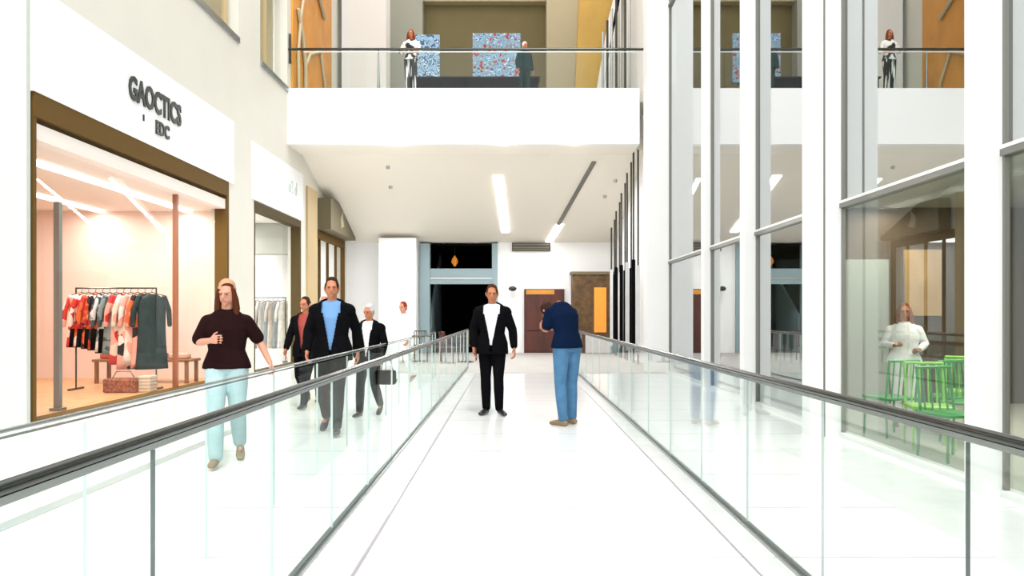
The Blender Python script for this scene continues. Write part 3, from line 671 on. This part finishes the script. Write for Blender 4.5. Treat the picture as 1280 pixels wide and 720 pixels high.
# centre man in black suit
c = person('man in a black suit and white shirt standing in the middle of the walkway', (-.27, 10.95, 0), -6, 1.77,
    dict(an=[(-.085, .03, .085), (.10, -.04, .085)], kn=[(-.09, 0, .5), (.09, -.04, .5)], toe=[(-.14, -.16), (.20, -.21)], el=[(-.26, .03, 1.16), (.27, .05, 1.15)], wr=[(-.25, -.02, .91), (.30, -.02, .90)], open=1.35),
    top='jacket', topmat=blackc, shirt=whitec, bottoms=blackc, shoes=shoeb, hairmat=brownhair, headrot=(4, 8))
# jeans man, bowed over, seen from behind at three quarters
person('man in navy t-shirt and blue jeans with bowed head, right side of the walkway', (.66, 9.9, 0), -142, 1.80,
    dict(neck=(0, -.10, 1.45), chest=(0, -.02, 1.30), head=(0, -.30, 1.36), sh=[(-.18, -.08, 1.35), (.18, -.08, 1.35)], waist=(0, .02, 1.12), pelvis=(0, .03, .97), hip=[(-.09, .03, .94), (.09, .03, .94)],
         el=[(-.23, -.10, 1.13), (.22, -.10, 1.14)], wr=[(-.12, -.30, 1.16), (.10, -.32, 1.18)], kn=[(-.10, .0, .5), (.10, .02, .5)], an=[(-.11, .0, .085), (.09, .06, .085)], toe=[(-.14, -.20), (.11, -.14)], curl=.8, handfront=[(0, 0, 1), (0, 0, 1)]),
    top='tee', topmat=navy, bottoms=jeans, shoes=shoet, hairmat=darkhair, sleeve=.36, headrot=(66, 0), wide=1.2)
ph = thing('mobile_phone', 'small dark phone held by the bowed man in jeans', 'phone', (.26, 9.80, 1.17), 70)
MB().box(-.035, .035, -.07, .07, -.004, .004, .002).build('phone_body', M['black'], ph)
# left suit man walking
person('man in a dark suit and light blue shirt walking on the left behind the handrail', (-2.08, 9.25, 0), 4, 1.79, {**walk(0), 'open': 1.25},
    top='jacket', topmat=blackc, shirt=bluec, bottoms=blackc, shoes=shoeb, hairmat=darkhair, headrot=(0, 6), wide=1.08)
# others behind him
person('short person with white top and black trousers behind the man in the blue shirt', (-1.92, 10.75, 0), -10, 1.50, walk(1),
    top='jacket', topmat=blackc, shirt=whitec, bottoms=blackc, shoes=shoeb, hairmat=greyh, headrot=(6, -10))
person('person in a dark jacket with a dull red scarf partly hidden at the third shopfront', (-3.02, 11.7, 0), -14, 1.62, walk(0),
    top='jacket', topmat=blackc, shirt=redc, bottoms=blackc, shoes=shoeb, hairmat=darkhair)
person('grey haired person in dark clothes just behind the man in the blue shirt', (-2.95, 12.6, 0), 10, 1.68, walk(1),
    top='long', topmat=blackc, bottoms=blackc, shoes=shoeb, hairmat=greyh, sleeve=.97)
person('person dressed all in white with red brown hair in front of the white pillar', (-2.2, 16.2, 0), -30, 1.62, walk(1),
    top='long', topmat=whitec, bottoms=whitec, shoes=shoet, hairmat=redhair, sleeve=.97, skin=SKIN2, wide=1.15)
hb = thing('handbag', 'black handbag hanging from the hand of the short person on the left', 'bag', (-1.66, 10.62, .44))
MB().box(-.12, .12, -.06, .06, 0, .19, .03).build('bag_body', M['black'], hb); MB().tube([(-.08, 0, .18, .008), (-.05, 0, .32, .008), (.05, 0, .32, .008), (.08, 0, .18, .008)], 6).build('handle', M['black'], hb, True)
# woman on the far left
wm = person('woman in a dark brown top and pale jeans beside the left shop window', (-2.62, 7.35, 0), 14, 1.66,
    dict(walk(1), el=[(-.27, .0, 1.17), (.30, .06, 1.18)], wr=[(-.12, -.20, 1.20), (.40, .0, .97)], curl=.9, ease=.024, handfront=[(0, 0, 1), (0, -1, 0)]),
    top='tee', topmat=brown_top, bottoms=pale_jeans, shoes=shoet, hair='long', hairmat=brownhair, skin=SKIN2, sleeve=.40, wide=1.18, headrot=(2, -14))
MB().tube([(0, .018*.95, 1.625*.95+.065, .083, .095), (0, .018, 1.625*.95+.085, .075, .085)], 18).build('cap', tanhair, wm, True)
# upstairs
up = person('woman with red brown hair in a black and white outfit at the upper railing', (-2.72, 21.55, Z2), -8, 1.72,
    dict(el=[(-.28, .0, 1.17), (.25, .0, 1.15)], wr=[(-.20, -.22, 1.12), (.12, -.20, 1.08)], curl=.9),
    top='tee', topmat=patches('black_white_top', [(.01, .01, .01), (.8, .8, .75), (.75, .72, .65)], 9), bottoms=patches('black_white_trousers', [(.01, .01, .01), (.01, .01, .01), (.7, .7, .7)], 3, kind='noise', stretch=(8, 1, .6)),
    shoes=shoeb, hair='long', hairmat=redhair, sleeve=.5)
person('person in dark green with a white hat behind the upper railing', (.35, 22.1, Z2), 25, 1.58, dict(),
    top='long', topmat=greenc, bottoms=greenc, shoes=shoeb, hairmat=whitec, sleeve=.97, wide=1.3)
# inside the cafe
person('person in a white top with orange brown hair inside the cafe behind the glass', (4.78, 9.75, 0), -20, 1.50,
    dict(el=[(-.27, .0, 1.17), (.27, .0, 1.18)], wr=[(-.14, -.22, 1.16), (.16, -.22, 1.1)], curl=.8), top='long', topmat=whitec, bottoms=whitec, shoes=shoet, hair='long', hairmat=mat('orange_hair', (.20, .05, .012), .9, spec=.1), sleeve=.9, wide=1.2)
